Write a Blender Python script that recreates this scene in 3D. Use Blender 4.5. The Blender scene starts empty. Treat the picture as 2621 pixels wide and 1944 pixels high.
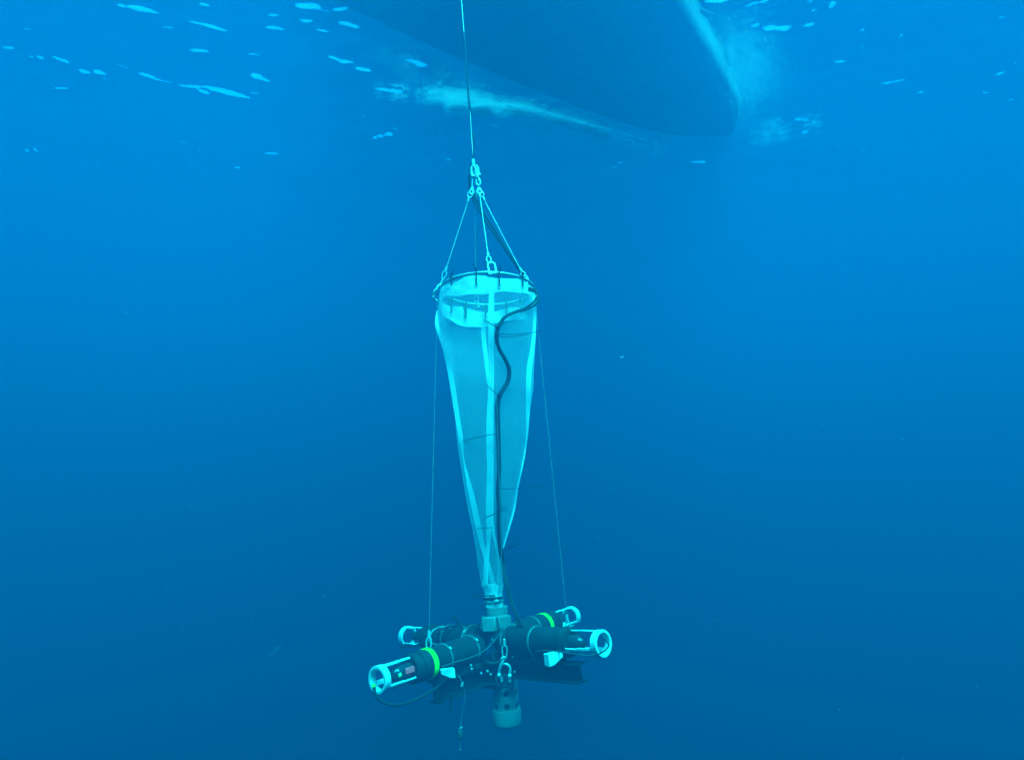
import bpy, math, random
import numpy as np
from mathutils import Vector, Matrix, noise

# ------------------------------------------------------------------ camera, light, exposure
S = bpy.context.scene
COL = S.collection
H = 5.0                                   # camera depth below the sea surface
PITCH = math.radians(10.6)
FPX = 1800.0                              # focal length in pixels of the 2621 px photograph
cd = bpy.data.cameras.new('camera'); cam = bpy.data.objects.new('camera', cd); COL.objects.link(cam)
cam.location = (0, 0, -H); cam.rotation_euler = (math.radians(90) + PITCH, 0, 0)
cd.sensor_width = 36; cd.lens = 36 * FPX / 2621; cd.clip_start = 0.05; cd.clip_end = 600
S.camera = cam

SUN_ELEV = math.radians(56)
SUN_DIR = Vector((0.2, -0.6, 0)).normalized() * math.cos(SUN_ELEV) + Vector((0, 0, math.sin(SUN_ELEV)))   # towards the sun
w = bpy.data.worlds.new('World'); S.world = w; w.use_nodes = True
nt = w.node_tree; bg = nt.nodes['Background']
sky = nt.nodes.new('ShaderNodeTexSky'); sky.sky_type = 'NISHITA'; sky.sun_disc = False
sky.sun_elevation = SUN_ELEV; sky.sun_rotation = math.atan2(SUN_DIR.x, SUN_DIR.y)
nt.links.new(sky.outputs[0], bg.inputs[0]); bg.inputs[1].default_value = 0.10
sd = bpy.data.lights.new('sun', 'SUN'); sd.energy = 5.0; sd.angle = math.radians(48)   # spread by the waves overhead; sd.color = (1.0, 0.96, 0.9)
sun = bpy.data.objects.new('sun', sd); COL.objects.link(sun)
sun.location = (6, -4, 12); sun.rotation_euler = SUN_DIR.to_track_quat('Z', 'Y').to_euler()
S.view_settings.view_transform = 'Standard'; S.view_settings.look = 'None'
S.view_settings.exposure = 4.57; S.view_settings.gamma = 1.0; S.view_settings.use_curve_mapping = False
S.render.engine = 'CYCLES'
cy = S.cycles
cy.use_denoising = True
cy.max_bounces = 5; cy.diffuse_bounces = 2; cy.glossy_bounces = 3; cy.transmission_bounces = 4
cy.volume_bounces = 0; cy.transparent_max_bounces = 24
cy.caustics_reflective = False; cy.caustics_refractive = False
cy.sample_clamp_indirect = 6.0

SINP, COSP = math.sin(PITCH), math.cos(PITCH)
def P(px, py, Y):
    """the point of the world seen at a pixel of the photograph at forward distance Y"""
    u, v = (px - 1310.5), (972 - py)
    fwd = FPX * COSP - v * SINP; up = v * COSP + FPX * SINP
    t = Y / fwd
    return Vector((u * t, Y, up * t - H))

# ------------------------------------------------------------------ the water
def haze_material():
    m = bpy.data.materials.new('water_body'); m.use_nodes = True; t = m.node_tree
    t.nodes.remove(t.nodes['Principled BSDF']); out = t.nodes['Material Output']
    a = t.nodes.new('ShaderNodeVolumePrincipled')
    b = t.nodes.new('ShaderNodeVolumePrincipled')
    ab = t.nodes.new('ShaderNodeVolumeAbsorption')
    s1 = t.nodes.new('ShaderNodeAddShader'); s2 = t.nodes.new('ShaderNodeAddShader')
    # water molecules: blue, scattering evenly; particles: greener, scattering forwards
    a.inputs['Color'].default_value = (0.0, 0.00, 0.52, 1); a.inputs['Density'].default_value = 0.100
    a.inputs['Absorption Color'].default_value = (1, 1, 1, 1); a.inputs['Anisotropy'].default_value = 0.0
    b.inputs['Color'].default_value = (0.0, 0.52, 0.06, 1); b.inputs['Density'].default_value = 0.042
    b.inputs['Absorption Color'].default_value = (1, 1, 1, 1); b.inputs['Anisotropy'].default_value = 0.75
    ab.inputs['Color'].default_value = (0.0, 0.725, 0.785, 1); ab.inputs['Density'].default_value = 0.62
    t.links.new(a.outputs[0], s1.inputs[0]); t.links.new(b.outputs[0], s1.inputs[1])
    t.links.new(s1.outputs[0], s2.inputs[0]); t.links.new(ab.outputs[0], s2.inputs[1])
    t.links.new(s2.outputs[0], out.inputs['Volume'])
    m.cycles.homogeneous_volume = True
    return m

def link(name, me, parent=None, kind=None):
    o = bpy.data.objects.new(name, me); COL.objects.link(o)
    if parent is not None: o.parent = parent
    if kind: o['kind'] = kind
    return o

def mesh(name, verts, faces, mat, smooth=True):
    me = bpy.data.meshes.new(name); me.from_pydata([tuple(v) for v in verts], [], faces); me.update()
    if smooth: me.polygons.foreach_set('use_smooth', [True] * len(me.polygons))
    if mat: me.materials.append(mat)
    return me

def box_mesh(name, lo, hi, mat):
    x0, y0, z0 = lo; x1, y1, z1 = hi
    v = [(x0,y0,z0),(x1,y0,z0),(x1,y1,z0),(x0,y1,z0),(x0,y0,z1),(x1,y0,z1),(x1,y1,z1),(x0,y1,z1)]
    f = [(0,3,2,1),(4,5,6,7),(0,1,5,4),(1,2,6,5),(2,3,7,6),(3,0,4,7)]
    return mesh(name, v, f, mat, False)

BOX_TOP = 1.7
haze = link('haze', box_mesh('haze', (-70, -40, -75), (70, 100, BOX_TOP), haze_material()), kind='stuff')

def surface_material():
    # thin dielectric interface: Fresnel decides between what it mirrors and what it lets through
    m = bpy.data.materials.new('sea_surface'); m.use_nodes = True; t = m.node_tree
    t.nodes.remove(t.nodes['Principled BSDF']); out = t.nodes['Material Output']
    fr = t.nodes.new('ShaderNodeFresnel'); fr.inputs['IOR'].default_value = 1.333
    tr = t.nodes.new('ShaderNodeBsdfTransparent'); gl = t.nodes.new('ShaderNodeBsdfGlossy'); gl.inputs['Roughness'].default_value = 0.03
    mx = t.nodes.new('ShaderNodeMixShader')
    t.links.new(fr.outputs[0], mx.inputs[0]); t.links.new(tr.outputs[0], mx.inputs[1]); t.links.new(gl.outputs[0], mx.inputs[2])
    t.links.new(mx.outputs[0], out.inputs['Surface'])
    return m

def interp(tab, x):
    if x <= tab[0][0]: return tab[0][1]
    for (a, p), (b, q) in zip(tab, tab[1:]):
        if x <= b:
            t = (x - a) / (b - a); return p + (q - p) * t
    return tab[-1][1]
rw = random.Random(23)
WAVES = []
for i in range(110):
    lam = 0.09 * (2.6 / 0.09) ** (i / 109.0)
    ang = math.radians(90) + rw.gauss(0, 0.75)
    k = 2 * math.pi / lam
    slope = interp([(0.09, 0.004), (0.2, 0.0075), (0.4, 0.0085), (0.8, 0.006), (2.6, 0.0035)], lam)
    WAVES.append((k * math.cos(ang), k * math.sin(ang), rw.uniform(0, 6.283), slope / k * 1.414))
# steep little crests, each given by the ends of its streak in the photograph, its width in pixels and how steep it is
CRESTS = [(333,15,410,35,9,1), (445,42,504,59,8,1), (518,61,589,80,8,1), (686,61,711,64,9,1), (65,18,135,35,6,.8), (160,22,195,36,5,.7), (406,67,447,71,6,.8), (804,68,857,80,5,.9),
 (716,114,753,122,8,1), (606,132,659,139,7,1), (662,141,697,153,5,.8), (844,144,885,155,8,1), (909,172,945,179,8,1), (77,144,120,148,8,.9), (130,145,177,160,8,.9), (206,179,232,184,8,.8), (243,182,275,188,7,.85),
 (266,196,312,210,5,.9), (298,162,341,177,4,1), (359,186,395,195,5,1), (392,197,471,219,3.5,1), (477,217,535,226,7,1.05), (530,222,600,236,9,1.05), (570,232,636,245,6,1), (644,191,668,197,8,1), (672,199,692,207,5,.9),
 (642,236,668,233,5,.9), (965,225,1025,232,9,1.05), (1092,250,1105,258,6,1), (1108,248,1136,259,7,1), (959,352,985,346,7,.95), (990,344,1010,341,9,.95), (993,324,1018,328,6,.85), (1142,407,1165,404,4,.9), (1180,404,1198,406,5,.9),
 (1048,412,1070,410,4,.8), (72,386,104,383,8,.8), (600,428,618,430,5,.9), (139,220,196,223,4,.8), (480,127,540,132,4,.8), (865,258,880,260,5,1), (905,106,915,110,5,1), (925,296,931,298,5,.9), (815,350,820,352,5,.9), (247,315,266,319,4,.8),
 (24,48,50,58,4,.8), (245,90,258,96,4,.8), (230,26,260,50,4,.8), (140,58,156,65,4,.7), (1795,26,1838,45,6,1), (1918,24,1940,18,7,1), (1960,20,1980,15,5,.9), (1985,66,2010,67,9,.7), (2255,213,2318,200,6,1), (2495,148,2532,142,6,.9),
 (2552,190,2580,178,3,.8), (2578,168,2610,158,8,.9), (2425,168,2443,161,5,.9), (2403,170,2420,168,4,.8), (2166,260,2175,256,4,.9), (2190,250,2230,243,3,.8), (2200,385,2216,382,4,.8), (2185,375,2245,374,3,.6), (2420,357,2436,353,4,.9),
 (2030,302,2112,306,7,.9), (1930,318,1990,316,4,.8), (2010,325,2040,318,5,.8), (1925,356,1960,342,6,.8), (2050,338,2070,335,8,.9), (1985,340,2010,336,7,.8), (2095,355,2115,356,5,.8), (1325,338,1330,339,6,1), (1449,340,1456,341,6,1), (1575,414,1598,415,4,.9),
 (1520,336,1530,337,4,.8), (2290,100,2310,85,5,.7), (2335,80,2350,62,5,.7), (2580,72,2590,68,7,.8), (2372,28,2385,10,4,.7), (2330,226,2360,230,4,.6), (2510,230,2540,226,4,.6), (2210,70,2218,64,4,.7)]
for _ in range(150):
    a = rw.uniform(0, 2620); b = rw.random() ** 1.3 * 430; ln = rw.uniform(10, 40); sl = (a - 1310) / 1310 * -0.30 * ln * rw.uniform(0.2, 1.3)
    if 850 < a < 1900 and b < 300 and rw.random() < 0.8: continue
    CRESTS.append((a, b, a + ln, b + sl, rw.uniform(2.0, 4.5), rw.uniform(0.55, 0.93)))
def sea_xy(px, py):
    v = 972 - py; up = v * COSP + FPX * SINP; return (px - 1310.5) * H / up, (FPX * COSP - v * SINP) * H / up, up / FPX
WAVELETS = []
for x1, y1, x2, y2, wd, st in CRESTS:
    a = sea_xy(x1, y1); b = sea_xy(x2, y2); m = ((a[0] + b[0]) / 2, (a[1] + b[1]) / 2)
    r = math.hypot(*m); L = max(0.03, math.hypot(a[0] - b[0], a[1] - b[1]) * 0.66); el = math.degrees(math.atan2(H, r))
    t = math.atan2(b[1] - a[1], b[0] - a[0]); nx_, ny_ = -math.sin(t), math.cos(t)
    if nx_ * m[0] + ny_ * m[1] < 0: nx_, ny_ = -nx_, -ny_
    w_ = max(0.019, wd * math.hypot(*[p - q for p, q in zip(sea_xy(x1, y1 + 1)[:2], sea_xy(x1, y1)[:2])]) * 0.46)
    slope = math.tan(math.radians((41.4 - el) + 5.5)) * (0.98 + 0.22 * st) if st > 0.75 else math.tan(math.radians((41.4 - el) + 2.2)) * (0.8 + 0.3 * st)
    WAVELETS.append((m[0] - nx_ * w_ , m[1] - ny_ * w_, nx_, ny_, w_, L, max(0.0, slope) * w_ * 1.65))
def wave_z(x, y, small=True):
    """height of the sea surface; x and y are arrays"""
    z = 0
    for kx, ky, ph, a in WAVES:
        c = np.sin(kx * x + ky * y + ph); z = z + a * (c - 0.3 * c * c)
    if small:
        for mx, my, ax_, ay, w_, L, A in WAVELETS:
            R_ = 3.2 * max(L, w_)
            hit = (np.abs(x - mx) < R_) & (np.abs(y - my) < R_)
            if not hit.any(): continue
            dx, dy = x[hit] - mx, y[hit] - my
            t = dx * ax_ + dy * ay; s = dx * ay - dy * ax_
            t = t + 0.25 * w_ * np.sin(s * 2.1 / w_ + mx * 9)            # ragged edge
            z[hit] += A * np.exp(-0.5 * (t / w_) ** 2 - (s / L) ** 4)
    return z
def axis(lo, hi, step, far_lo, far_hi):
    a = [lo]
    while a[-1] < hi: a.append(a[-1] + step)
    s = step
    while a[-1] < far_hi: s *= 1.35; a.append(min(a[-1] + s, far_hi))
    s = step; b = []; c = lo
    while c > far_lo: s *= 1.35; c = max(c - s, far_lo); b.append(c)
    return b[::-1] + a
xs = axis(-7.8, 7.8, 0.022, -69, 69); ys = axis(5.5, 11.4, 0.022, -39, 99)
XX, YY = np.meshgrid(np.array(xs), np.array(ys))
fade = np.clip(1 - np.maximum(np.maximum(np.abs(XX) - 7.8, np.abs(YY - 8.4) - 3.0), 0) / 1.5, 0, 1)
V = np.stack([XX, YY, wave_z(XX, YY) * fade], -1).reshape(-1, 3).tolist()
nx = len(xs)
F = [(j*nx+i, j*nx+i+1, (j+1)*nx+i+1, (j+1)*nx+i) for j in range(len(ys)-1) for i in range(nx-1)]
sea = link('sea_surface', mesh('sea_surface', V, F, surface_material()), kind='structure')

# ------------------------------------------------------------------ materials
def mat(name, col, rough=0.5, metal=0.0, var=0.15, scale=30, bump=0.0, stain=None, coat=0.0):
    m = bpy.data.materials.new(name); m.use_nodes = True; t = m.node_tree; b = t.nodes['Principled BSDF']
    tc = t.nodes.new('ShaderNodeTexCoord'); n = t.nodes.new('ShaderNodeTexNoise')
    n.inputs['Scale'].default_value = scale; n.inputs['Detail'].default_value = 5
    t.links.new(tc.outputs['Object'], n.inputs['Vector'])
    r = t.nodes.new('ShaderNodeValToRGB'); r.color_ramp.elements[0].position = 0.3; r.color_ramp.elements[1].position = 0.7
    lo = [c * (1 - var) for c in col]; hi = [min(1, c * (1 + var)) for c in col]
    if stain: lo = stain
    r.color_ramp.elements[0].color = (*lo, 1); r.color_ramp.elements[1].color = (*hi, 1)
    t.links.new(n.outputs['Fac'], r.inputs[0]); t.links.new(r.outputs[0], b.inputs['Base Color'])
    b.inputs['Roughness'].default_value = rough; b.inputs['Metallic'].default_value = metal
    b.inputs['Coat Weight'].default_value = coat
    if metal < 0.1: b.inputs['IOR'].default_value = 1.16      # plastic against water, not air
    if bump:
        bp = t.nodes.new('ShaderNodeBump'); bp.inputs['Strength'].default_value = bump; bp.inputs['Distance'].default_value = 0.003
        t.links.new(n.outputs['Fac'], bp.inputs['Height']); t.links.new(bp.outputs[0], b.inputs['Normal'])
    return m

def cloth(name, col, opacity, transl=0.5, weave=0, edge=True, var=0.1):
    """fabric that lets light through; a fine open mesh covers more where it is seen at a slant"""
    m = bpy.data.materials.new(name); m.use_nodes = True; t = m.node_tree
    t.nodes.remove(t.nodes['Principled BSDF']); out = t.nodes['Material Output']
    d = t.nodes.new('ShaderNodeBsdfDiffuse'); tl = t.nodes.new('ShaderNodeBsdfTranslucent'); mx = t.nodes.new('ShaderNodeMixShader')
    tc = t.nodes.new('ShaderNodeTexCoord'); n = t.nodes.new('ShaderNodeTexNoise'); n.inputs['Scale'].default_value = 9; n.inputs['Detail'].default_value = 4
    t.links.new(tc.outputs['Object'], n.inputs['Vector'])
    r = t.nodes.new('ShaderNodeValToRGB')
    r.color_ramp.elements[0].color = (*[c * (1 - var) for c in col], 1); r.color_ramp.elements[1].color = (*col, 1)
    t.links.new(n.outputs['Fac'], r.inputs[0]); t.links.new(r.outputs[0], d.inputs[0]); t.links.new(r.outputs[0], tl.inputs[0])
    mx.inputs[0].default_value = transl
    t.links.new(d.outputs[0], mx.inputs[1]); t.links.new(tl.outputs[0], mx.inputs[2])
    last = mx
    if opacity < 1:
        tr = t.nodes.new('ShaderNodeBsdfTransparent'); m2 = t.nodes.new('ShaderNodeMixShader')
        lw = t.nodes.new('ShaderNodeLayerWeight'); lw.inputs['Blend'].default_value = 0.5
        # coverage = 1 - (1-opacity)^(1/cos)
        a = t.nodes.new('ShaderNodeMath'); a.operation = 'SUBTRACT'; a.inputs[0].default_value = 1.0; t.links.new(lw.outputs['Facing'], a.inputs[1])
        a2 = t.nodes.new('ShaderNodeMath'); a2.operation = 'MAXIMUM'; a2.inputs[1].default_value = 0.16; t.links.new(a.outputs[0], a2.inputs[0])
        b = t.nodes.new('ShaderNodeMath'); b.operation = 'DIVIDE'; b.inputs[0].default_value = 1.0; t.links.new(a2.outputs[0], b.inputs[1])
        c = t.nodes.new('ShaderNodeMath'); c.operation = 'POWER'; c.inputs[0].default_value = 1 - opacity; t.links.new(b.outputs[0], c.inputs[1])
        e = t.nodes.new('ShaderNodeMath'); e.operation = 'SUBTRACT'; e.inputs[0].default_value = 1.0; t.links.new(c.outputs[0], e.inputs[1])
        t.links.new(e.outputs[0], m2.inputs[0]); t.links.new(tr.outputs[0], m2.inputs[1]); t.links.new(mx.outputs[0], m2.inputs[2]); last = m2
    t.links.new(last.outputs[0], out.inputs['Surface'])
    return m

M = dict(
    black=mat('black_plastic', (0.016, 0.026, 0.026), 0.55, var=0.3, scale=22, bump=0.2),
    body=mat('dark_housing', (0.012, 0.027, 0.027), 0.45, var=0.25, scale=12, bump=0.1),
    frame=mat('dark_frame_paint', (0.010, 0.020, 0.020), 0.6, var=0.4, scale=18, bump=0.3),
    rubber=mat('rubber', (0.02, 0.025, 0.03), 0.65, scale=60),
    tie=mat('tie_plastic', (0.018, 0.02, 0.022), 0.5, scale=80),
    white=mat('white_plastic', (0.52, 0.56, 0.54), 0.45, var=0.06, scale=25, bump=0.1),
    worn=mat('worn_white_plastic', (0.55, 0.6, 0.58), 0.5, var=0.15, scale=20, bump=0.1),
    pvc=mat('grey_pvc', (0.15, 0.19, 0.18), 0.45, var=0.12, scale=14, bump=0.1),
    cordm=mat('dark_cord', (0.05, 0.07, 0.07), 0.6, var=0.3, scale=60),
    bucket=mat('bucket_pvc', (0.19, 0.24, 0.22), 0.5, var=0.18, scale=11, bump=0.1),
    steel=mat('steel', (0.40, 0.44, 0.42), 0.35, 0.35, var=0.1, scale=60, bump=0.1),
    dull=mat('dull_steel', (0.22, 0.27, 0.26), 0.45, 0.3, var=0.25, scale=50),
    wire=mat('wire_rope', (0.36, 0.42, 0.38), 0.45, 0.2, var=0.3, scale=300, bump=0.4),
    strap=mat('clamp_band', (0.10, 0.15, 0.145), 0.45, 0.2, var=0.3, scale=40),
    lime=mat('lime_tape', (0.3, 0.96, 0.02), 0.5, var=0.05, scale=30),
    glass=mat('dark_dome', (0.02, 0.03, 0.035), 0.12, coat=0.5),
    collar=cloth('collar_canvas', (0.86, 0.84, 0.82), 0.96, 0.42),
    seam=cloth('seam_tape', (0.86, 0.90, 0.88), 0.88, 0.45),
    net=cloth('fine_netting', (0.84, 0.88, 0.86), 0.20, 0.5),
    hull=mat('hull_paint', (0.26, 0.29, 0.29), 0.6, var=0.3, scale=1.5, bump=0.2),
    deck=mat('deck_paint', (0.55, 0.56, 0.55), 0.6, scale=3),
    bubble=cloth('bubbles', (0.7, 0.72, 0.72), 1.0, 0.7),
    faint=cloth('jelly', (0.5, 0.55, 0.5), 0.22, 0.4),
    snow=cloth('drifting_specks', (0.75, 0.78, 0.72), 1.0, 0.4),
)
def glow(name, col, s):
    m = bpy.data.materials.new(name); m.use_nodes = True; b = m.node_tree.nodes['Principled BSDF']
    b.inputs['Base Color'].default_value = (*col, 1); b.inputs['Emission Color'].default_value = (*col, 1); b.inputs['Emission Strength'].default_value = s
    return m
M['glow_red'] = glow('red_part_glow', (0.9, 0.10, 0.12), 0.03)  # faint glow added to the red part so it shows through the water
M['led_green'] = glow('green_indicator', (0.03, 0.8, 0.25), 0.012)

# ------------------------------------------------------------------ mesh helpers
def frame_of(d):
    d = d.normalized(); a = Vector((0, 0, 1)) if abs(d.z) < 0.9 else Vector((1, 0, 0))
    u = d.cross(a).normalized(); v = d.cross(u).normalized()
    return u, v
def spline(pts, n=6):
    pts = [Vector(p) for p in pts]
    if len(pts) < 3: return pts
    out = []
    for i in range(len(pts) - 1):
        p0 = pts[i-1] if i else pts[0] * 2 - pts[1]; p1, p2 = pts[i], pts[i+1]; p3 = pts[i+2] if i + 2 < len(pts) else p2 * 2 - p1
        for j in range(n):
            t = j / n
            out.append(0.5 * ((2*p1) + (p2-p0)*t + (2*p0-5*p1+4*p2-p3)*t*t + (3*p1-p0-3*p2+p3)*t*t*t))
    out.append(pts[-1]); return out

class MB:
    def __init__(s): s.v = []; s.f = []
    def tube(s, pts, r, n=8, closed=False, flat=1.0):
        pts = [Vector(p) for p in pts]; N = len(pts)
        rs = r if isinstance(r, (list, tuple)) else [r] * N
        base = len(s.v); u = None
        for i, p in enumerate(pts):
            if closed: d = pts[(i+1) % N] - pts[i-1]
            else: d = pts[min(i+1, N-1)] - pts[max(i-1, 0)]
            d.normalize()
            if u is None: u, _ = frame_of(d)
            u = (u - d * u.dot(d)).normalized(); v = d.cross(u)
            for k in range(n):
                a = 2 * math.pi * k / n
                s.v.append(p + u * math.cos(a) * rs[i] + v * math.sin(a) * rs[i] * flat)
        for i in range(N if closed else N - 1):
            j = (i + 1) % N
            for k in range(n):
                s.f.append((base+i*n+k, base+i*n+(k+1) % n, base+j*n+(k+1) % n, base+j*n+k))
        if not closed:
            s.f.append(tuple(base + k for k in range(n))[::-1]); s.f.append(tuple(base + (N-1)*n + k for k in range(n)))
        return s
    def lathe(s, prof, o=Vector((0,0,0)), ax=Vector((0,0,1)), n=32, closed=False):
        """prof: (distance along ax, radius); closed joins the last ring to the first"""
        u, v = frame_of(ax); ax = ax.normalized(); base = len(s.v); N = len(prof)
        for (h, r) in prof:
            for k in range(n):
                a = 2 * math.pi * k / n
                s.v.append(o + ax*h + u*math.cos(a)*r + v*math.sin(a)*r)
        for i in range(N if closed else N - 1):
            j = (i + 1) % N
            for k in range(n): s.f.append((base+i*n+k, base+i*n+(k+1) % n, base+j*n+(k+1) % n, base+j*n+k))
        if not closed:
            s.f.append(tuple(base + k for k in range(n))[::-1]); s.f.append(tuple(base + (N-1)*n + k for k in range(n)))
        return s
    def cyl(s, a, b, r, r2=None, n=20, bev=None):
        a, b = Vector(a), Vector(b); L = (b - a).length; r2 = r if r2 is None else r2
        bev = min(r, L) * 0.12 if bev is None else bev
        return s.lathe([(0, r-bev), (bev, r), (L-bev, r2), (L, r2-bev)], a, b - a, n)
    def pipe(s, a, b, ro, ri, n=32):
        a, b = Vector(a), Vector(b); L = (b - a).length; e = min(0.002, (ro-ri)*0.3)
        return s.lathe([(0, ri+e), (0, ro-e), (e, ro), (L-e, ro), (L, ro-e), (L, ri+e), (L-e, ri), (e, ri)], a, b - a, n, closed=True)
    def box(s, c, x, y, z, bev=0.0):
        """c centre, x y z half-extent vectors"""
        c, x, y, z = Vector(c), Vector(x), Vector(y), Vector(z); base = len(s.v)
        if bev <= 0:
            for i in (-1, 1):
                for j in (-1, 1):
                    for k in (-1, 1): s.v.append(c + x*i + y*j + z*k)
            for f in ((0,1,3,2),(4,6,7,5),(0,4,5,1),(2,3,7,6),(0,2,6,4),(1,5,7,3)): s.f.append(tuple(base + q for q in f))
            return s
        X, Y, Z = x.normalized(), y.normalized(), z.normalized(); idx = {}
        for i in (-1, 1):
            for j in (-1, 1):
                for k in (-1, 1):
                    p = c + x*i + y*j + z*k
                    for q, d in enumerate((-(Y*j+Z*k), -(X*i+Z*k), -(X*i+Y*j))):
                        idx[(i, j, k, q)] = len(s.v); s.v.append(p + d * bev)
        g = lambda *a: idx[a]
        for i in (-1, 1):
            s.f.append((g(i,-1,-1,0), g(i,1,-1,0), g(i,1,1,0), g(i,-1,1,0)))
            s.f.append((g(-1,i,-1,1), g(1,i,-1,1), g(1,i,1,1), g(-1,i,1,1)))
            s.f.append((g(-1,-1,i,2), g(1,-1,i,2), g(1,1,i,2), g(-1,1,i,2)))
        for a in (-1, 1):
            for b in (-1, 1):
                s.f.append((g(-1,a,b,1), g(1,a,b,1), g(1,a,b,2), g(-1,a,b,2)))
                s.f.append((g(a,-1,b,0), g(a,1,b,0), g(a,1,b,2), g(a,-1,b,2)))
                s.f.append((g(a,b,-1,0), g(a,b,1,0), g(a,b,1,1), g(a,b,-1,1)))
                for c_ in (-1, 1): s.f.append((g(a,b,c_,0), g(a,b,c_,1), g(a,b,c_,2)))
        return s
    def ball(s, c, r, seg=10, ring=6, sq=(1,1,1)):
        c = Vector(c); base = len(s.v); s.v.append(c + Vector((0,0,r*sq[2])))
        for i in range(1, ring):
            th = math.pi * i / ring
            for k in range(seg):
                a = 2*math.pi*k/seg; s.v.append(c + Vector((r*sq[0]*math.sin(th)*math.cos(a), r*sq[1]*math.sin(th)*math.sin(a), r*sq[2]*math.cos(th))))
        s.v.append(c - Vector((0,0,r*sq[2]))); last = len(s.v) - 1
        for k in range(seg):
            s.f.append((base, base+1+k, base+1+(k+1) % seg)); s.f.append((last, last-seg+(k+1) % seg, last-seg+k))
        for i in range(ring - 2):
            for k in range(seg):
                a = base+1+i*seg; s.f.append((a+k, a+seg+k, a+seg+(k+1) % seg, a+(k+1) % seg))
        return s
    def build(s, name, m, parent=None, smooth=True, sharp=40):
        o0 = parent.matrix_world.translation if (parent is not None and parent.get('_w')) else Vector((0,0,0))
        me = mesh(name, [p - o0 for p in s.v], s.f, m, smooth)
        import bmesh
        bm = bmesh.new(); bm.from_mesh(me); bmesh.ops.recalc_face_normals(bm, faces=bm.faces); bm.to_mesh(me); bm.free()
        if smooth:
            try: me.set_sharp_from_angle(angle=math.radians(sharp))
            except Exception: pass
        return link(name, me, parent)

def thing(name, label, cat, loc, group=None, world_coords=True, mat4=None):
    """an Empty at the thing's base; parts are given in world coordinates unless it is turned"""
    o = bpy.data.objects.new(name, None); COL.objects.link(o); o.empty_display_size = 0.05
    if mat4 is not None: o.matrix_world = mat4
    else: o.location = loc; o.matrix_world = Matrix.Translation(loc)
    if world_coords and mat4 is None: o['_w'] = 1
    o['label'] = label; o['category'] = cat
    if group: o['group'] = group
    return o

# ------------------------------------------------------------------ the boat overhead
TIP = Vector((2.92, 8.70, 0)); BACK = Vector((-0.70, -0.72, 0)).normalized(); SIDE = Vector((-0.72, 0.70, 0)).normalized(); LEN = 5.45
WID = [(0, 0.05), (0.4, 0.34), (0.8, 0.52), (1.2, 0.63), (2.0, 0.80), (2.8, 0.95), (4.2, 1.20), (5.45, 1.38)]
KEEL = [(0, 0.03), (0.5, 0.14), (1.2, 0.28), (2.2, 0.38), (3.4, 0.43), (5.45, 0.42)]
boat = thing('boat', 'dark hull of a boat floating at the surface, seen from below', 'boat', TIP + BACK * 2.7)
nS, secs = 34, []
for i in range(nS):
    s = LEN * (i / (nS - 1)) ** 1.15; wd = interp(WID, s); k = interp(KEEL, s)
    q_ = k / 0.42
    prof = [(-1.20, 0.75), (-1.15, 0.45), (-1.09, 0.12), (-1.06, 0.0), (-1.03, -0.12 * q_), (-1.0, -0.24 * q_), (-0.97, -0.265 * q_), (-0.6, -0.33 * q_), (-0.3, -0.38 * q_), (-0.03, -0.97 * k), (0, -k)]
    prof = prof + [(-a, b) for a, b in prof[-2::-1]]
    rake = lambda z: -0.55 * max(0, z) * max(0, 1 - s / 3.0)
    secs.append([TIP + BACK * (s + rake(b)) + SIDE * (a * wd) + Vector((0, 0, max(b, -k))) for a, b in prof])
hv = [p for sct in secs for p in sct]; m_ = len(secs[0]); hb = MB(); hb.v = hv
hb.f = [(i*m_+j, i*m_+j+1, (i+1)*m_+j+1, (i+1)*m_+j) for i in range(nS-1) for j in range(m_-1)]
hb.f.append(tuple(range(m_))); hb.f.append(tuple((nS-1)*m_ + j for j in range(m_))[::-1])
hb.build('hull', M['hull'], boat)
dk = MB(); dk.v = [secs[i][j] + Vector((0, 0, -0.05)) for i in range(nS) for j in (0, m_-1)]
dk.v = [p + ((secs[i//2][m_//2] - p) * 0.02).xyz * Vector((1, 1, 0)) for i, p in enumerate(dk.v)]
dk.f = [(2*i, 2*i+1, 2*i+3, 2*i+2) for i in range(nS-1)]
dk.build('deck', M['deck'], boat, False)
LINE_TOP = P(1181, 0, 3.6); LINE_LOW = P(1204, 300, 3.6)
dirL = (LINE_TOP - LINE_LOW).normalized()
HEAD = LINE_TOP + dirL * ((1.35 - LINE_TOP.z) / dirL.z)
foot = TIP + BACK * 5.1 - SIDE * 0.9
db = MB().tube([Vector((foot.x, foot.y, 0.68)), Vector((foot.x, foot.y, 1.30)), Vector((foot.x, foot.y, 1.36)), Vector((HEAD.x, HEAD.y, 1.42))], 0.045, 12)
db.build('davit', M['deck'], boat)

# foam and bubbles along the waterline
rf = random.Random(5)
def octa(mb, c, r, el=1.0):
    b = len(mb.v); a = rf.uniform(0, 3.14); ca, sa = math.cos(a), math.sin(a)
    for d in ((1,0,0),(-1,0,0),(0,1,0),(0,-1,0),(0,0,1),(0,0,-1)):
        x, y = d[0]*el, d[1]
        mb.v.append(c + Vector((x*ca - y*sa, x*sa + y*ca, d[2]*0.7)) * r)
    for f in ((0,2,4),(2,1,4),(1,3,4),(3,0,4),(2,0,5),(1,2,5),(3,1,5),(0,3,5)): mb.f.append(tuple(b + q for q in f))
def onsea(px, py, dz=0.0):
    x, y, _ = sea_xy(px, py); return Vector((x, y, -0.015 - dz))
foam = MB()
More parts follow.
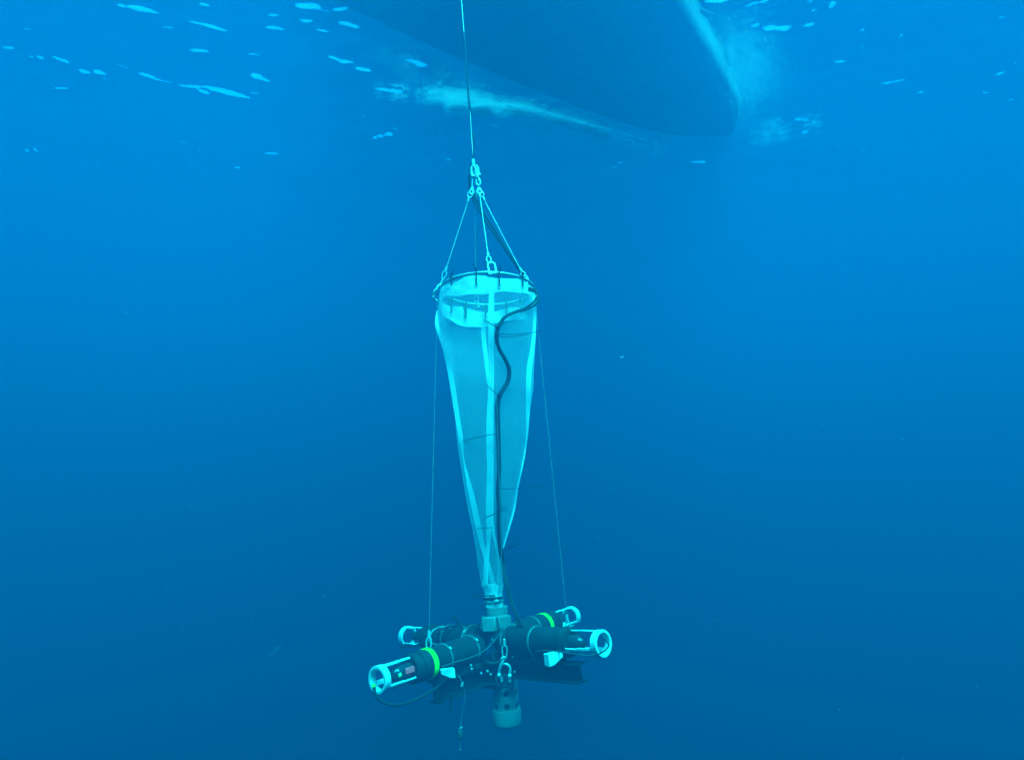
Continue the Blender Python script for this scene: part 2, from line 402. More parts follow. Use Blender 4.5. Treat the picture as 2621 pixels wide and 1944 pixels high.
# (pixel path, spread in pixels, count, bubble size): the far waterline, the bright burst on it, the loose cloud past the near side
SPOTS = []
def foam_path(path, spread, n, r0, r1, depth=0.05, along=2.6, thr=-0.10):
    seg = [Vector((a, b)) for a, b in path]
    for _ in range(n):
        i = rf.randrange(len(seg) - 1); p = seg[i].lerp(seg[i+1], rf.random())
        q = (p.x + rf.gauss(0, spread * along), p.y + rf.gauss(0, spread))
        v = noise.noise(Vector((q[0] * 0.016, q[1] * 0.06, 1))) + 0.6 * noise.noise(Vector((q[0] * 0.05, q[1] * 0.16, 7)))
        if v < thr + rf.gauss(0, 0.16): continue
        SPOTS.append((q[0], q[1], abs(rf.gauss(0, depth)), rf.uniform(r0, r1)))
foam_path([(1080, 236), (1200, 250), (1260, 268), (1310, 279)], 5.5, 11960, 0.00128, 0.00279)
foam_path([(1150, 262), (1200, 266), (1250, 271)], 3, 6760, 0.00192, 0.00372, thr=-0.4)
foam_path([(1245, 262), (1340, 277), (1430, 296), (1500, 314), (1560, 333)], 2.2, 24000, 0.00128, 0.00279, thr=-0.3)
foam_path([(1560, 334), (1700, 378)], 2.0, 3120, 0.00096, 0.00186)
foam_path([(975, 227), (1040, 233)], 1.8, 1170, 0.00096, 0.00248, along=6)
foam_path([(1000, 130), (1060, 165), (1150, 200), (1230, 240)], 17, 9360, 0.00058, 0.00136, thr=0.0)
foam_path([(1730, -10), (1790, 100), (1850, 180), (1885, 260)], 13, 10920, 0.00064, 0.00136, 0.12, 1.2, -0.2)
foam_path([(1830, 100), (1900, 130), (1940, 165), (1890, 225), (1880, 280)], 32, 39000, 0.00058, 0.00130, 0.2, 1.5, -0.25)
foam_path([(1950, 328), (2040, 306), (2110, 306)], 4, 2860, 0.00077, 0.00186)
foam_path([(1803, 376), (1826, 358)], 3, 2600, 0.00128, 0.00248)
foam_path([(1925, 356), (1990, 342), (2065, 338)], 4, 2080, 0.00077, 0.00186)
TETRA = [Vector((1, 1, 0.7)), Vector((-1, -1, 0.7)), Vector((1, -1, -0.7)), Vector((-1, 1, -0.7))]
xy = np.array([sea_xy(q[0], q[1])[:2] for q in SPOTS]); zz = wave_z(xy[:, 0], xy[:, 1], False)
for (a, b, dz, r), (x, y), z in zip(SPOTS, xy.tolist(), zz.tolist()):
    bb = len(foam.v); an = rf.uniform(0, 6.28); ca, sa = math.cos(an) * r, math.sin(an) * r; el = rf.uniform(1, 2.2)
    for d in TETRA: foam.v.append(Vector((x + (d.x * ca - d.y * sa) * el, y + d.x * sa + d.y * ca, z - 0.02 - dz + d.z * r)))
    foam.f += [(bb, bb+1, bb+2), (bb, bb+3, bb+1), (bb, bb+2, bb+3), (bb+1, bb+3, bb+2)]
fo = foam.build('foam_bubbles', M['bubble'], None, False)
fo['kind'] = 'stuff'; fo['label'] = 'white foam and bubbles churned up along the waterline of the boat'; fo['category'] = 'foam'

# ------------------------------------------------------------------ hoist line, top shackle, bridle
YN = 3.6
def line_pts(a, b, n=30, sag=0.0):
    return [a.lerp(b, i / n) + Vector((0, 0, -sag * 4 * (i/n) * (1 - i/n))) for i in range(n + 1)]
def rope(mb, a, b, r, twist=90.0, n=None):
    """two strands laid round each other"""
    L = (b - a).length; n = n or max(8, int(L * twist / 1.2)); d = (b - a).normalized(); u, v = frame_of(d)
    for ph in (0, math.pi):
        pts = []
        for i in range(n + 1):
            t = i / n; an = ph + t * L * twist
            pts.append(a.lerp(b, t) + (u * math.cos(an) + v * math.sin(an)) * r * 0.45)
        mb.tube(pts, r * 0.62, 5)
def eye(mb, tip, d, ln, wd, r, nrm=None):
    """a teardrop loop (thimble) from tip along d"""
    u = nrm or frame_of(d)[0]; d = d.normalized(); u = (u - d * u.dot(d)).normalized()
    pts = []
    for i in range(20):
        a = 2 * math.pi * i / 20; x = -math.cos(a)          # -1 at the tip
        wdt = math.sin(a) * (0.35 + 0.65 * (x + 1) / 2)
        pts.append(tip + d * (ln * (x + 1) / 2) + u * (wd / 2 * wdt * 1.15))
    mb.tube(pts, r, 8, closed=True)
SIDEV = Vector((1, 0, 0))

hoist = thing('hoist_line', 'thin pale wire hoist line running up to the boat', 'rope', LINE_LOW)
jt = P(1208, 405, YN)
mb = MB(); pts = [HEAD, P(1181, 0, YN), P(1190, 120, YN), P(1197, 220, YN), P(1204, 300, YN), P(1207, 350, YN), P(1211, 402, YN)]
mb.tube(spline(pts, 8), 0.0026, 7); mb.build('wire', M['wire'], hoist)
mb = MB().cyl(P(1211, 408, YN), P(1212, 428, YN), 0.010); mb.build('ferrule', M['steel'], hoist)
mb = MB(); eye(mb, P(1212, 426, YN), Vector((0.05, 0, -1)), 0.055, 0.036, 0.006, SIDEV); mb.build('thimble', M['steel'], hoist)

def shackle(name, label, top, bottom, wd, r, group=None, tilt=None, pin_out=1.3, pin_m='steel'):
    """bow at top, pin across the ends at bottom"""
    d = (bottom - top); L = d.length; d.normalize()
    u = (tilt or SIDEV); u = (u - d * u.dot(d)).normalized()
    t = thing(name, label, 'shackle', bottom, group)
    mb = MB(); pts = [bottom - u * wd / 2]
    for i in range(13):
        a = math.pi * i / 12; pts.append(top + d * wd * 0.5 - u * math.cos(a) * wd / 2 * 1.05 - d * math.sin(a) * wd / 2)
    pts.append(bottom + u * wd / 2)
    mb.tube(pts, r, 9)
    for s_ in (-1, 1): mb.cyl(bottom + u * s_ * (wd/2 - r*0.9) , bottom + u * s_ * (wd/2 + r*1.2), r * 1.7, n=12)
    mb.build('bow', M['steel'], t)
    MB().cyl(bottom - u * wd/2 * pin_out, bottom + u * wd/2 * pin_out, r * 0.8, n=10).build('pin', M[pin_m], t)
    return t
shackle('bow_shackle', 'pale shackle at the end of the hoist line, above the bridle wires', P(1213, 424, YN), P(1219, 450, YN), 0.036, 0.0065)
sw = thing('swivel', 'small steel swivel between the hoist shackle and the bridle eyes', 'swivel', P(1221, 462, YN))
MB().cyl(P(1218, 436, YN), P(1222, 456, YN), 0.012, n=14).build('barrel', M['steel'], sw)
mb = MB(); eye(mb, P(1222, 454, YN), Vector((0.15, 0, -1)), 0.048, 0.026, 0.006, SIDEV); mb.build('eye', M['steel'], sw)

# ring of the net
RC = P(1248, 741, YN); RR = 0.246
RING = lambda a, dr=0.0, dz=0.0: RC + Vector((math.cos(a) * (RR + dr), math.sin(a) * (RR + dr), dz + 0.004 * math.cos(a) - 0.010 * math.sin(a)))
def bridle(label, top, bot, topd=0.045, off=Vector((0,0,0))):
    t = thing('bridle_wire', label, 'wire rope', bot, 'bridle wires from the hoist to the net ring')
    d = (bot - top).normalized()
    mb = MB(); mb.tube(line_pts(top + d*0.045, bot - d*0.05, 24, 0.002), 0.0027, 6); mb.build('wire', M['wire'], t)
    mb = MB(); eye(mb, top - d*0.012, d, 0.048, 0.030, 0.0036, SIDEV); mb.build('thimble', M['steel'], t)
    mb = MB().cyl(top + d*0.035, top + d*0.064, 0.0068, n=12); mb.build('ferrule', M['steel'], t)
    mb = MB(); eye(mb, bot + d*0.008, -d, 0.048, 0.027, 0.0036, SIDEV); mb.build('thimble', M['steel'], t)
    mb = MB().cyl(bot - d*0.038, bot - d*0.067, 0.0068, n=12); mb.build('ferrule', M['steel'], t)
bridle('bridle wire slanting down to the left side of the net ring', P(1206, 490, YN), P(1134, 712, YN))
bridle('bridle wire running down to the near side of the net ring', P(1226, 484, YN - 0.02), P(1252, 672, 3.38))
bridle('bridle wire slanting down to the right side of the net ring', P(1228, 490, YN), P(1344, 712, YN - 0.02))
bridle('thinnest bridle wire, running down to the far side of the net ring', P(1214, 496, YN + 0.02), P(1219, 776, 3.83))
sp = thing('spreader_link', 'thin steel link beside the swivel holding the left and far bridle wires', 'link', P(1207, 484, YN))
MB().tube([P(1210, 442, YN), P(1208, 484, YN)], 0.0042, 7).build('rod', M['steel'], sp)
mb = MB(); eye(mb, P(1208, 480, YN), Vector((0, 0, -1)), 0.04, 0.026, 0.004, SIDEV); mb.build('eye', M['steel'], sp)

# ring side shackles
ls = thing('ring_shackle', 'pale open shackle jutting out from the left side of the net ring', 'shackle', P(1118, 745, YN))
MB().tube(spline([P(1133, 716, YN), P(1128, 727, YN), P(1121, 732, YN - 0.01), P(1118, 742, YN - 0.02)], 6), 0.006, 9).build('bow', M['steel'], ls)
MB().tube(spline([P(1114, 741, YN - 0.02), P(1110, 750, YN - 0.02), P(1109, 758, YN), P(1113, 765, YN + 0.01), P(1120, 770, YN + 0.01)], 5), 0.0052, 8).build('bow', M['steel'], ls)
MB().cyl(P(1121, 737, YN - 0.02), P(1111, 746, YN - 0.02), 0.0075, n=12).build('pin', M['steel'], ls)
MB().cyl(P(1110, 754, YN - 0.01), P(1109, 761, YN - 0.01), 0.0075, n=10).build('nut', M['steel'], ls)
shackle('ring_shackle', 'shackle on the near side of the net ring, in the middle of the collar', P(1256, 672, 3.37), P(1262, 700, 3.35), 0.034, 0.006)
shackle('ring_shackle', 'shackle on the right side of the net ring, where the slanting black cable passes', P(1340, 706, YN), P(1348, 724, YN - 0.02), 0.028, 0.005)
shackle('ring_shackle', 'dim shackle on the far side of the net ring, seen through the netting', P(1218, 772, 3.84), P(1219, 786, 3.84), 0.03, 0.005)

# ------------------------------------------------------------------ the net
net = thing('plankton_net', 'long white cone-shaped plankton net hanging under its ring', 'net', P(1262, 1500, YN))
SIL = [(742, 1126, 1371), (770, 1122, 1373), (800, 1120, 1373), (850, 1119.5, 1374), (900, 1137, 1371), (950, 1152, 1368), (1000, 1158, 1366), (1050, 1162, 1358), (1100, 1166, 1354),
       (1150, 1172, 1346), (1200, 1180, 1337), (1250, 1188, 1325), (1300, 1197, 1315), (1350, 1208, 1304), (1400, 1217, 1291), (1440, 1222, 1286), (1480, 1229, 1285), (1500, 1233, 1284)]
def smooth_tab(tab, x):
    for i in range(len(tab) - 1):
        if x <= tab[i+1][0] or i == len(tab) - 2:
            p1, p2 = tab[i], tab[i+1]; p0 = tab[max(0, i-1)]; p3 = tab[min(len(tab)-1, i+2)]
            t = min(1, max(0, (x - p1[0]) / (p2[0] - p1[0]))); r = []
            for k in range(1, len(p1)):
                m1 = (p2[k] - p0[k]) / (p2[0] - p0[0]) * (p2[0] - p1[0]); m2 = (p3[k] - p1[k]) / (p3[0] - p1[0]) * (p2[0] - p1[0])
                r.append((2*t**3-3*t*t+1)*p1[k] + (t**3-2*t*t+t)*m1 + (-2*t**3+3*t*t)*p2[k] + (t**3-t*t)*m2)
            return r
def net_section(py):
    xl, xr = smooth_tab(SIL, py); a, b = P(xl, py, YN), P(xr, py, YN)
    return (a + b) * 0.5, (b - a).length / 2 * 0.985
def net_point(py, phi, out=0.0):
    c, r = net_section(py)
    t = (py - 742) / 758.0
    k = 0.03 * min(1, t * 3) * (1 - 0.4 * t)
    f = 1 - k * (0.5 - 0.5 * math.cos(4 * (phi + math.pi / 2) + 0.9 * math.sin(t * 5)) ) * (0.75 + 0.25 * math.sin(t * 9 + phi * 2)) * abs(math.sin(phi))
    f += 0.010 * noise.noise(Vector((math.cos(phi) * 2, math.sin(phi) * 2, t * 4))) * abs(math.sin(phi))
    rr = r * f + out
    return c + Vector((math.cos(phi) * rr, math.sin(phi) * rr, 0))
nr, na = 90, 112
mb = MB()
for i in range(nr + 1):
    py = 748 + (1502 - 748) * i / nr
    for k in range(na): mb.v.append(net_point(py, 2 * math.pi * k / na))
mb.f = [(i*na+k, i*na+(k+1) % na, (i+1)*na+(k+1) % na, (i+1)*na+k) for i in range(nr) for k in range(na)]
mb.build('netting', M['net'], net)
MB().tube([RING(2 * math.pi * i / 72) for i in range(72)], 0.0068, 10, closed=True).build('hoop', M['steel'], net)
# collar
ties_near = [math.pi * 1.0 + a for a in (1.04, 1.44, 1.76, 2.12)]
mb = MB(); n = 144; rows = 7
for i in range(rows):
    for k in range(n):
        a = 2 * math.pi * k / n
        top = -0.012 - 0.020 * (0.5 + 0.5 * math.cos(a * 6 + 2.2 + 0.8 * math.sin(a))) - 0.006 * noise.noise(Vector((math.cos(a) * 3, math.sin(a) * 3, 0)))
        bot = -0.098 - 0.016 * math.sin(a * 3 + 0.5) - 0.012 * noise.noise(Vector((math.cos(a) * 2.2, math.sin(a) * 2.2, 4)))
        if math.sin(a) > 0: bot -= 0.008 + 0.03 * max(0, math.cos((a - 1.75) * 2.2)); top -= 0.012
        z = top + (bot - top) * i / (rows - 1)
        dr = 0.006 + 0.005 * math.sin(a * 11 + i * 0.4) * (i / rows) + 0.006 * noise.noise(Vector((math.cos(a) * 5, math.sin(a) * 5, i * 0.4)))
        mb.v.append(RING(a, dr, z))
mb.f = [(i*n+k, i*n+(k+1) % n, (i+1)*n+(k+1) % n, (i+1)*n+k) for i in range(rows-1) for k in range(n)]
mb.build('collar', M['collar'], net)

def seam(tab, back=False, fin=0):
    """tab: (pixel row, left, right) edges of the tape on the near or far side of the net"""
    mb = MB(); rows = 0; py = tab[0][0]
    while py <= tab[-1][0]:
        l, r = smooth_tab(tab, py); c, rad = net_section(py); sc = (P(1400, py, YN) - P(1300, py, YN)).length / 100
        for q in (0, 0.33, 0.67, 1):
            if fin:                                   # a side seam stands off the net like a narrow fin
                xi = P(r if fin < 0 else l, py, YN).x; xo = P(l if fin < 0 else r, py, YN).x
                ph = -math.acos(max(-0.985, min(0.985, (xi - c.x) / rad))); p0 = net_point(py, ph, 0.003); qq = q if fin > 0 else 1 - q
                mb.v.append(p0 + Vector(((xo - xi) * qq, 0.35 * abs(xo - xi) * qq, 0))); continue
            x = P(l + (r - l) * q, py, YN).x
            cth = max(-0.992, min(0.992, (x - c.x) / rad)); ph = math.acos(cth) * (1 if back else -1)
            mb.v.append(net_point(py, ph, 0.0025 + 0.001 * math.sin(q * math.pi)))
        rows += 1; py += 6
    mb.f = [(4*i+j, 4*i+j+1, 4*i+j+5, 4*i+j+4) for i in range(rows-1) for j in range(3)]
    mb.build('seam_tape', M['seam'], net)
seam([(755, 1257, 1268), (840, 1254, 1268), (1000, 1253.5, 1267), (1100, 1248, 1266.5), (1200, 1249, 1266), (1300, 1246, 1265), (1360, 1247, 1259), (1400, 1245, 1255), (1440, 1240, 1252), (1496, 1238, 1250)])
seam([(800, 1226, 1237), (840, 1228, 1240), (920, 1238, 1249), (1000, 1247, 1256), (1100, 1252, 1259), (1300, 1256, 1262), (1360, 1258, 1265), (1410, 1268, 1276), (1450, 1273, 1283), (1496, 1270, 1284)], True)
seam([(800, 1119.5, 1122), (846, 1120, 1129), (900, 1137, 1147), (950, 1148, 1161), (1000, 1157, 1170), (1060, 1167, 1179), (1128, 1179, 1190), (1180, 1188.5, 1192.5), (1215, 1194, 1202), (1260, 1202, 1215), (1345, 1219, 1234), (1400, 1232, 1244), (1450, 1246, 1258), (1496, 1258, 1270)], fin=-1)
seam([(770, 1361, 1371), (840, 1362, 1370), (900, 1356, 1366), (950, 1347, 1360), (1010, 1344.5, 1357), (1050, 1344, 1355), (1100, 1345, 1351), (1150, 1341, 1345), (1200, 1331, 1336), (1250, 1321, 1325), (1300, 1312.5, 1317.5), (1350, 1299, 1304), (1400, 1285, 1289)], fin=1)

def ring_tie(px, py, tx, ty, Y, r=0.0036):
    """black lacing tie from its eyelet up round the hoop, with its tail sticking up"""
    e = P(px, py, Y); mb = MB(); t_ = P(tx, ty, Y - 0.01)
    a = math.atan2(e.y - RC.y, e.x - RC.x); h = RING(a, 0.012, 0.002)
    if e.z > RC.z - 0.02: e.z = RC.z - 0.05
    mid = Vector((h.x, h.y, h.z))
    mb.tube(spline([e, e.lerp(mid, 0.5) + Vector((0, -0.006, 0)), mid, mid.lerp(t_, 0.5) + Vector((0.002, -0.003, 0)), t_], 5), [r]*16 + [r*0.8]*5, 7)
    hi = RING(a, -0.011, 0.004); ei = RING(a, -0.006, e.z - RC.z)
    mb.tube([mid, hi, ei, e + Vector((0, 0.004 if e.y < RC.y else -0.004, -0.004))], r, 6)
    mb.build('lacing_tie', M['tie'], net)
    g = MB().lathe([(0, 0.0045), (0, 0.009), (0.002, 0.009), (0.002, 0.0045)], e - Vector((0, 0.003, 0.002)), Vector((0, 1, 0)), 14, closed=True)
    g.build('eyelet', M['dull'], net)
def ring_Y(px, near=True):
    x = P(px, 735, YN).x - RC.x; d = math.sqrt(max(0.0001, (RR + 0.012) ** 2 - x * x)); return YN - d if near else YN + d - 0.02
for px, py, tx, ty in ((1158, 736, 1161, 684), (1219, 730, 1211, 674), (1278, 730, 1281, 678), (1338, 733, 1329, 704)):
    ring_tie(px, py, tx, ty, ring_Y(px))
for px, py, tx, ty in ((1150, 797, 1148, 782), (1191, 808, 1187, 788), (1243, 812, 1240, 792), (1296, 798, 1297, 778), (1334, 783, 1333, 766)):
    ring_tie(px, py, tx, ty, ring_Y(px, False))

# cuff of the net, its strap and clamp
AX0, AX1 = P(1260, 1494, YN), P(1265, 1552, YN); ax = (AX1 - AX0)
mb = MB(); n = 40; rws = 12
for i in range(rws):
    t = i / (rws - 1); c = AX0 + ax * t
    rr = 0.052 - 0.010 * min(1, t * 2.6) + (0.004 if t > 0.72 else 0)
    for k in range(n):
        a = 2*math.pi*k/n; q = rr * (1 + 0.05 * math.sin(a * 7 + t * 6) + 0.06 * noise.noise(Vector((math.cos(a)*2, math.sin(a)*2, t*5))))
        mb.v.append(c + Vector((math.cos(a)*q, math.sin(a)*q, 0.007 * math.sin(a * 3) if i == 0 else 0)))
mb.f = [(i*n+k, i*n+(k+1) % n, (i+1)*n+(k+1) % n, (i+1)*n+k) for i in range(rws-1) for k in range(n)]
mb.build('cuff', M['collar'], net)
def band(name, c, axd, r, wd, m, parent, th=0.003):
    axd = axd.normalized(); MB().pipe(c - axd*wd/2, c + axd*wd/2, r + th, r - 0.001).build(name, m, parent)
band('cuff_strap', AX0 + ax * 0.60, ax, 0.0455, 0.011, M['tie'], net, 0.004)
band('hose_clamp', AX0 + ax * 0.76, ax, 0.046, 0.008, M['strap'], net, 0.004)
MB().tube(spline([P(1268, 1523, 3.55), P(1240, 1524, 3.55), P(1220, 1525, 3.55), P(1203, 1528, 3.54)], 4), 0.0055, 7, flat=0.6).build('strap_tail', M['tie'], net)
MB().box(P(1270, 1537, 3.54), (0.010, 0, 0.001), (0, 0.006, 0), (0, 0, 0.006), 0.002).build('clamp_screw', M['steel'], net)

# ------------------------------------------------------------------ cod end: couplings, blocks, pipe, bucket
C0 = Vector((-0.085, 3.63, 0)); 
EA, EC = P(970, 1738, 3.1), P(1463, 1577, 4.2)       # front left / back right rings
EB, ED = P(1540, 1646, 3.12), P(1043, 1628, 4.1)     # front right / back left rings
CEN = (EA + EB + EC + ED) * 0.25
ARM1 = (EC - EA).normalized(); ARM2 = (ED - EB).normalized()
UP = ARM1.cross(ARM2).normalized(); UP = UP if UP.z > 0 else -UP
cod = thing('cod_end', 'grey perforated cod-end bucket on a pipe with white couplings, below the net', 'cod end', CEN)
top = P(1271, 1553, YN); hub = CEN + UP * 0.0
BASE = P(1287, 1700, YN)
def on(a, b, t): return a + (b - a) * t
MB().pipe(P(1270, 1551, YN), P(1272, 1582, YN), 0.055, 0.04).build('coupling', M['pvc'], cod)
MB().cyl(P(1262, 1530, YN), P(1280, 1690, YN), 0.040, n=32).build('pipe', M['pvc'], cod)
bc = P(1272, 1596, YN)
for px_, py_, Yb, ang in ((1254, 1597, 3.535, -112), (1289, 1593, 3.54, -62), (1249, 1594, 3.66, 122), (1287, 1592, 3.66, 58)):
    a = math.radians(ang); nn = Vector((math.cos(a), math.sin(a), 0.05)).normalized(); tt = Vector((-math.sin(a), math.cos(a), 0.08)).normalized()
    MB().box(P(px_, py_, Yb), nn * 0.020, tt * 0.034, nn.cross(tt) * 0.034, 0.005).build('block', M['pvc'], cod)
MB().tube([bc + Vector((math.cos(a_) * 0.073 , math.sin(a_) * 0.073, -0.036)) for a_ in [2*math.pi*i/24 for i in range(24)]], 0.003, 6, closed=True).build('block_tie', M['tie'], cod)
mb = MB().lathe([(0, 0.041), (0.02, 0.043), (0.03, 0.05), (0.032, 0.05), (0.034, 0.041)], P(1278, 1640, YN), Vector((-0.1, 0, 1)), 32, closed=True)
mb.build('flange', M['pvc'], cod)
MB().box(P(1264, 1631, 3.545), (0.012, 0, 0), (0, 0.004, 0), (-0.005, 0, -0.014), 0.002).build('tape_patch', M['white'], cod)
# bucket with real holes
BT, BB = P(1292, 1742, YN), P(1299, 1858, YN); bax = (BB - BT).normalized(); bu, bv = frame_of(bax); Lb = (BB - BT).length
mb = MB(); R = 0.0600; NA = 6; cellh = 0.0585; z0 = 0.030
rot = math.radians(4)
uu = (SIDEV - bax * SIDEV.dot(bax)).normalized(); vv = bax.cross(uu); vv = vv if vv.y > 0 else -vv
def cylp(z, arc, rad): a = rot + arc / R - math.pi / 2; return BT + bax * z + uu * math.cos(a) * rad + vv * math.sin(a) * rad
aw = 2 * math.pi * R / NA; hr = 0.0145; K = 24
for ci in range(NA):
    for cj in range(2):
        zc = z0 + cellh * (cj + 0.25); ac = aw * ci
        sq, ci_ = [], []
        for k in range(K):
            a = 2*math.pi*k/K; dx, dz = math.cos(a), math.sin(a); s_ = 1 / max(abs(dx), abs(dz))
            sq.append((ac + dx*s_*aw/2, zc + dz*s_*cellh/2)); ci_.append((ac + dx*hr, zc + dz*hr))
        b0 = len(mb.v)
        for ring_, rad in ((sq, R), (ci_, R), (ci_, R-0.004), (sq, R-0.004)):
            for t_ in (0,):
                for a_, z_ in ring_: mb.v.append(cylp(z_, a_, rad))
        midb = len(mb.v)
        for rad in (R, R-0.004):
            for (a1, z1), (a2, z2) in zip(sq, ci_): mb.v.append(cylp((z1+z2)/2, (a1+a2)/2, rad))
        for k in range(K):
            j = (k+1) % K
            mb.f.append((b0+k, b0+j, midb+j, midb+k)); mb.f.append((midb+k, midb+j, b0+K+j, b0+K+k))
            mb.f.append((b0+K+k, b0+K+j, b0+2*K+j, b0+2*K+k))
            mb.f.append((b0+2*K+k, b0+2*K+j, midb+K+j, midb+K+k)); mb.f.append((midb+K+k, midb+K+j, b0+3*K+j, b0+3*K+k))
zlo, zhi = z0 + cellh*(-0.25), z0 + cellh*1.75
mb.pipe(BT - bax*0.03, BT + bax*zlo, R, R-0.004, 48); mb.pipe(BT + bax*zhi, BT + bax*(Lb-0.02), R, R-0.004, 48)
mb.build('perforated_tube', M['bucket'], cod)
capt = BT + bax * (Lb - 0.082)
MB().lathe([(0, 0.0605), (0, 0.0675), (0.004, 0.069), (0.062, 0.069), (0.072, 0.066), (0.078, 0.058), (0.080, 0.03), (0.080, 0.001)], capt, bax, 48).build('cap', M['bucket'], cod)
MB().cyl(BT - bax*0.02, BT + bax*0.012 , 0.050, n=24).build('inner_sleeve', M['black'], cod)

# ------------------------------------------------------------------ canisters
def pod(label, E, d, band_on, group='dark cylindrical instrument canisters on the frame', variant=0):
    X = d.normalized(); Z = (UP - X * UP.dot(X)).normalized(); Y = Z.cross(X)
    m4 = Matrix(((X.x, Y.x, Z.x, E.x), (X.y, Y.y, Z.y, E.y), (X.z, Y.z, Z.z, E.z), (0, 0, 0, 1)))
    t = thing('canister', label, 'instrument', E, group, mat4=m4)
    V3 = Vector; x = V3((1, 0, 0))
    MB().lathe([(0.178, 0.05), (0.178, 0.062), (0.182, 0.064), (0.205, 0.064), (0.206, 0.060), (0.210, 0.060), (0.211, 0.065), (0.60, 0.065), (0.61, 0.06)], V3(), x, 48).build('housing', M['body'], t)
    MB().lathe([(0.168, 0.045), (0.168, 0.058), (0.172, 0.060), (0.19, 0.060)], V3(), x, 40).build('end_cap', M['black'], t)
    MB().lathe([(0.06 if variant != 1 else 0.09, 0.002), (0.065 if variant != 1 else 0.095, 0.016), (0.078 if variant != 1 else 0.11, 0.028), (0.10, 0.034) if variant != 1 else (0.125, 0.034), (0.17, 0.034)], V3(), x, 32).build('sensor_head', M['glass'], t)
    MB().pipe(V3((-0.012, 0, 0)), V3((0.020, 0, 0)), 0.056, 0.043, 40).build('guard_ring', M['white'], t)
    for a in ((100, 222, 335) if variant != 2 else (90, 215, 325)):
        a = math.radians(a); r_ = 0.0495; p = V3((0, math.cos(a) * r_, math.sin(a) * r_)); tn = V3((0, -math.sin(a), math.cos(a))); rd = p.normalized()
        m_ = MB(); m_.box(p + V3((0.095, 0, 0)), V3((0.077, 0, 0)), tn * 0.0068, rd * 0.004, 0.0015)
        m_.box(p + V3((0.055, 0, 0)) - rd * 0.001, V3((0.045, 0, 0)), tn * 0.0105, rd * 0.0025, 0.001)
        m_.build('guard_bar', M['white'] if variant < 2 else M['worn'], t)
    if band_on: MB().pipe(V3((0.262, 0, 0)), V3((0.288, 0, 0)), 0.0668, 0.0635, 48).build('tape_band', M['lime'], t)
    for s_ in (0.375, 0.555):
        m_ = MB(); m_.pipe(V3((s_ - 0.005, 0, 0)), V3((s_ + 0.005, 0, 0)), 0.0685, 0.064, 48)
        for i in range(9):
            a = math.radians(10 + 14 * i - 60 + (80 if s_ > 0.5 else 0)); m_.box(V3((s_, math.cos(a)*0.0693, math.sin(a)*0.0693)), V3((0.0046, 0, 0)), V3((0, -math.sin(a), math.cos(a)))*0.003, V3((0, math.cos(a), math.sin(a)))*0.0012)
        st = m_.build('clamp_band', M['strap'], t)
        a = math.radians(40); MB().box(V3((s_, -math.cos(a)*0.072, math.sin(a)*0.072)), V3((0.006,0,0)), V3((0, math.sin(a), math.cos(a)))*0.008, V3((0, -math.cos(a), math.sin(a)))*0.004, 0.0015).build('clamp_screw', M['steel'], st)
    # saddle holding the canister on its beam
    for s_ in (0.375, 0.555):
        m_ = MB(); m_.box(V3((s_, 0, -0.074)), V3((0.018, 0, 0)), V3((0, 0.05, 0)), V3((0, 0, 0.012)), 0.003)
        m_.build('saddle', M['black'], t)
    return t
podA = pod('lime-banded canister nearest the camera at the left, red part inside its cage', EA, ARM1, True)
podB = pod('canister without a lime band reaching out to the right, white block inside its cage', EB, ARM2, False, variant=1)
podC = pod('lime-banded canister pointing away behind the right-hand one', EC, -ARM1, True, variant=2)
podD = pod('canister without a lime band pointing away at the back left, behind cables', ED, -ARM2, False, variant=3)
sy = -1 if (podA.matrix_world.to_3x3() @ Vector((0, 1, 0))).y > 0 else 1
MB().box((0.142, sy * 0.036, 0.006), (0.024, 0, 0), (0, 0.004, 0), (0, 0, 0.012), 0.002).build('red_part', M['glow_red'], podA)
MB().ball((0.090, sy * 0.026, -0.002), 0.010).build('green_lens', M['led_green'], podA)
MB().box((0.150, -0.026, -0.030), (0.027, 0, 0), (0, 0.009, 0), (0, 0, 0.009), 0.003).build('white_block', M['white'], podB)
MB().box((0.158, -0.035, 0.018), (0.003, 0, 0.002), (0, 0.002, 0), (0, 0, 0.008), 0.001).build('glint_sliver', M['steel'], podB)  # pale sliver standing in for a small glint inside the cage
MB().ball((0.13, 0.03, -0.02), 0.013).build('white_knob', M['worn'], podC)
MB().ball((0.13, -0.02, -0.03), 0.012).build('white_knob', M['worn'], podD)

# ------------------------------------------------------------------ cross frame
fr = thing('instrument_frame', 'dark cross-shaped metal frame of beams carrying the four canisters', 'frame', CEN)
def beam(E, d, s0, s1, wflange=0.036, dropz=0.128, hh=0.040):
    X = d.normalized(); Z = (UP - X * UP.dot(X)).normalized(); Yv = Z.cross(X)
    c = E + X * (s0 + s1) / 2 - Z * dropz; hl = (s1 - s0) / 2
    mb = MB(); mb.box(c, X * hl, Yv * 0.004, Z * hh, 0.001)
    for q in (-1, 1): mb.box(c + Z * q * (hh - 0.003), X * (hl + 0.001), Yv * wflange, Z * 0.0035, 0.001)
    o = mb.build('beam', M['frame'], fr)
    n = int((s1 - s0) / 0.075)
    for i in range(n):
        for q in (-1, 1):
            p = c + X * (-hl + 0.035 + i * 0.075) + Yv * q * 0.004
            mbb = MB().cyl(p, p + Yv * q * 0.012, 0.006, n=6, bev=0.001); mbb.build('bolt', M['dull'], o)
            p2 = c + X * (-hl + 0.05 + i * 0.075) + Yv * q * 0.026 + Z * hh
            MB().cyl(p2, p2 + Z * 0.010, 0.0055, n=6, bev=0.001).build('bolt', M['dull'], o)
    return o
